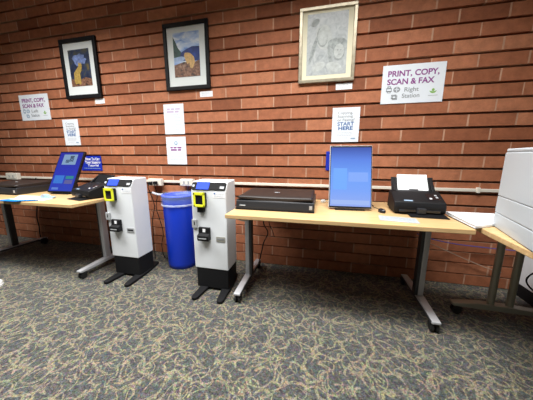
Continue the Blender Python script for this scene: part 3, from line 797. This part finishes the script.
def poster(x0, x1, z0, z1, label, kind):
    w, h = (x1-x0)/2, (z1-z0)/2
    t = thing('paper_notice', label, 'notice', ((x0+x1)/2, .0012, (z0+z1)/2), group='white notices above the blue bin')
    MB().box(-w, w, -.003, 0, -h, h).build('sheet', M['board'], t)
    if kind == 0:
        bars([(-.075, .075, .100, .016), (-.078, .078, .074, .018)], M['pinkish'], t, -.0034, 'heading')
        bars([(-.075, .055, .045-.09*0, .004)]+[(.005, .080, .028-.014*i, .0035) for i in range(4)]+[], M['light_ink'], t, -.0034)
        bars([(-.080, .080, -.055-.016*i, .004) for i in range(4)], M['light_ink'], t, -.0034)
    else:
        r = MB(); r.ellipse(0, .078, .020, .022, -.0040, -.0026); r.build('emblem', M['steelblue'], t)
        r = MB(); r.ellipse(0, .080, .010, .010, -.0046, -.0038); r.build('emblem_centre', M['board'], t)
        bars([(-.070, .065, .032, .014), (-.066, .070, .008, .016)], M['purple'], t, -.0034, 'heading')
        bars([(-.080, .080, -.030-.016*i, .004) for i in range(5)], M['light_ink'], t, -.0034)
poster(-1.652, -1.418, 1.357, 1.658, 'upper of two white notices on the wall above the blue bin', 0)
poster(-1.650, -1.415, 1.041, 1.330, 'lower of two white notices on the wall above the blue bin', 1)
# blue help cards on the wall behind the screens
t = thing('help_sign', 'small blue sign with white lettering on the wall behind the left touchscreen', 'sign', (-2.695, -.002, 1.043), group='small blue help signs')
MB().box(-.155, .155, -.004, 0, -.086, .086, .001).build('board', M['bluesign'], t)
lettering('How To Use', .045, M['paper'], t, .03, .036, -.0048, bold=.0012, align='CENTER', width=.21)
lettering('Your Scanner', .045, M['paper'], t, .03, -.002, -.0048, bold=.0012, align='CENTER', width=.23)
lettering('Tutorial', .036, M['paper'], t, .03, -.036, -.0048, bold=.0006, align='CENTER', width=.16)
bars([(-.11, .13, -.058, .006)], M['steelblue'], t, -.0044)
t = thing('help_sign', 'small blue sign on the wall almost hidden behind the bright blue touchscreen', 'sign', (.180, -.002, 1.085), group='small blue help signs')
MB().box(-.155, .155, -.004, 0, -.086, .086, .001).build('board', M['bluesign'], t)

# ------------------------------------------------------------------ cables
def cable(pts, r, m, label, sub=8, plug=False):
    o = tag(MB().tube(pts, r, 8, sub).build('cable', m), label, 'cable')
    if plug:
        x, y, z = pts[0]; MB().box(x-.019, x+.019, -.100, -.0665, z-.016, z+.018, .006).build('plug', M['black'], o)
    return o
cable([(-1.83, -.095, .835), (-1.845, -.105, .80), (-1.86, -.06, .72), (-1.83, -.05, .58), (-1.87, -.05, .42), (-1.88, -.05, .25), (-1.87, -.07, .08), (-1.82, -.12, .008), (-1.76, -.2, .007)], .0045, M['black'], 'black power lead hanging from the outlet box, nearer the left kiosk', plug=True)
cable([(-1.765, -.095, .84), (-1.755, -.105, .80), (-1.775, -.06, .70), (-1.81, -.05, .55), (-1.78, -.045, .42), (-1.75, -.045, .26), (-1.77, -.06, .12), (-1.70, -.12, .008), (-1.60, -.16, .007)], .0045, M['black'], 'black power lead hanging from the outlet box, nearer the blue bin', plug=True)
cable([(-.50, -.20, .70), (-.505, -.20, .62), (-.53, -.17, .50), (-.49, -.16, .40), (-.53, -.16, .30), (-.55, -.18, .2), (-.57, -.2, .10)], .006, M['black'], 'black lead bundle hanging under the flatbed scanner beside the table leg')
cable([(-.44, -.19, .70), (-.45, -.18, .60), (-.48, -.15, .50), (-.45, -.14, .42), (-.43, -.14, .36)], .004, M['black'], 'short black lead end dangling under the flatbed scanner')
cable([(-.615, -.70, .706), (-.60, -.69, .675), (-.56, -.66, .655), (-.545, -.64, .652)], .005, M['whitecable'], 'short white lead poking out under the left corner of the middle table')
cable([(.745, -.28, .53), (.84, -.20, .48), (.96, -.10, .43), (1.15, -.05, .39), (1.40, -.04, .375), (1.57, -.04, .37)], .004, M['bluecable'], 'violet blue lead strung along the wall between middle and right tables')
cable([(.755, -.28, .48), (.88, -.16, .42), (1.00, -.08, .36), (1.2, -.04, .27), (1.38, -.035, .20), (1.50, -.035, .165)], .0035, M['tan'], 'thin tan lead slanting down the wall between middle and right tables')
cable([(-3.60, -.022, .850), (-3.605, -.03, .80), (-3.62, -.03, .6), (-3.68, -.03, .40), (-3.70, -.03, .30), (-3.69, -.03, .20), (-3.70, -.03, .10), (-3.68, -.04, .03), (-3.62, -.07, .008)], .007, M['black'], 'black lead hanging down the wall under the far left table')
cable([(1.60, -.50, .60), (1.47, -.50, .50), (1.405, -.50, .425), (1.350, -.49, .365), (1.345, -.48, .315), (1.38, -.48, .265), (1.45, -.47, .22), (1.60, -.46, .19), (1.75, -.45, .17)], .005, M['black'], 'black lead looping in front of the white cabinet under the right table')

# ------------------------------------------------------------------ shoe at the left edge
t = thing('shoe', 'white shoe on the carpet at the left edge of the photo', 'shoe', (-2.83, -1.02, 0), math.radians(20))
def sole_pts(k=1.): return [(-.14*k, -.03*k), (-.13*k, -.038*k), (-.02*k, -.036*k), (.07*k, -.048*k), (.12*k, -.036*k), (.138*k, 0), (.125*k, .032*k), (.06*k, .046*k), (-.02*k, .036*k), (-.13*k, .036*k), (-.14*k, .028*k)]
MB().prism(sole_pts(), 2, 0, .024, .004).build('sole', M['rubber_white'], t)
b = bmesh.new(); R = []
for k, z in ((.97, .024), (.97, .04), (.92, .055), (.80, .066)):
    R.append([b.verts.new((x*k-(.0 if z < .05 else (z-.05)*.9), y*(k if z < .05 else k*.9), z+(max(0, -x)*.35 if z > .05 else 0))) for x, y in sole_pts()])
for i in range(3):
    for j in range(11): b.faces.new((R[i][j], R[i][(j+1) % 11], R[i+1][(j+1) % 11], R[i+1][j])).smooth = True
b.faces.new(R[-1]); m_ = MB(); m_.bm.free(); m_.bm = b; m_.build('upper', M['rubber_white'], t)
lc = MB()
for i in range(4): lc.tube([(-.01+i*.02, -.022, .071-i*.003), (-.01+i*.02, 0, .078-i*.003), (-.01+i*.02, .022, .071-i*.003)], .003, 6, 3)
lc.build('laces', M['paper'], t)

# ------------------------------------------------------------------ light
def area(name, loc, sx, sy, power, spread, col=(1, .995, .985), rot=(0, 0, 0)):
    l = bpy.data.lights.new(name, 'AREA'); l.shape = 'RECTANGLE'; l.size = sx; l.size_y = sy; l.energy = power; l.color = col; l.spread = math.radians(spread)
    o = bpy.data.objects.new(name, l); C.objects.link(o); o.location = loc; o.rotation_euler = rot; return o
area('ceiling_troffer', (-2.55, -1.30, ZT-.02), 1.5, .55, 78, 130)
area('ceiling_troffer', (-.05, -1.30, ZT-.02), 1.7, .55, 82, 132)
area('ceiling_troffer', (-1.2, -1.9, ZT-.02), 1.5, .6, 30, 125)
w = bpy.data.worlds.new('World'); bpy.context.scene.world = w; w.use_nodes = True
bg = w.node_tree.nodes['Background']; bg.inputs[0].default_value = (.92, .96, 1, 1); bg.inputs[1].default_value = .045

# ------------------------------------------------------------------ camera
yaw, pitch, roll = -.234825806, -.186759311, .000266559
f = Vector((math.sin(yaw)*math.cos(pitch), math.cos(yaw)*math.cos(pitch), math.sin(pitch)))
r = Vector((math.cos(yaw), -math.sin(yaw), 0)); u = r.cross(f)
c_, s_ = math.cos(roll), math.sin(roll)
r, u = c_*r+s_*u, -s_*r+c_*u
cam = bpy.data.cameras.new('camera'); co = bpy.data.objects.new('camera', cam); C.objects.link(co)
mw = Matrix((r, u, -f)).transposed().to_4x4(); mw.translation = (0, -2.26223, 1.130868)
co.matrix_world = mw
cam.sensor_width = 36; cam.lens = 233.461/533*36; cam.clip_start = .05
sc = bpy.context.scene; sc.camera = co
sc.view_settings.view_transform = 'Standard'; sc.view_settings.look = 'None'
sc.view_settings.gamma = 1; sc.view_settings.use_curve_mapping = False; sc.view_settings.exposure = 0
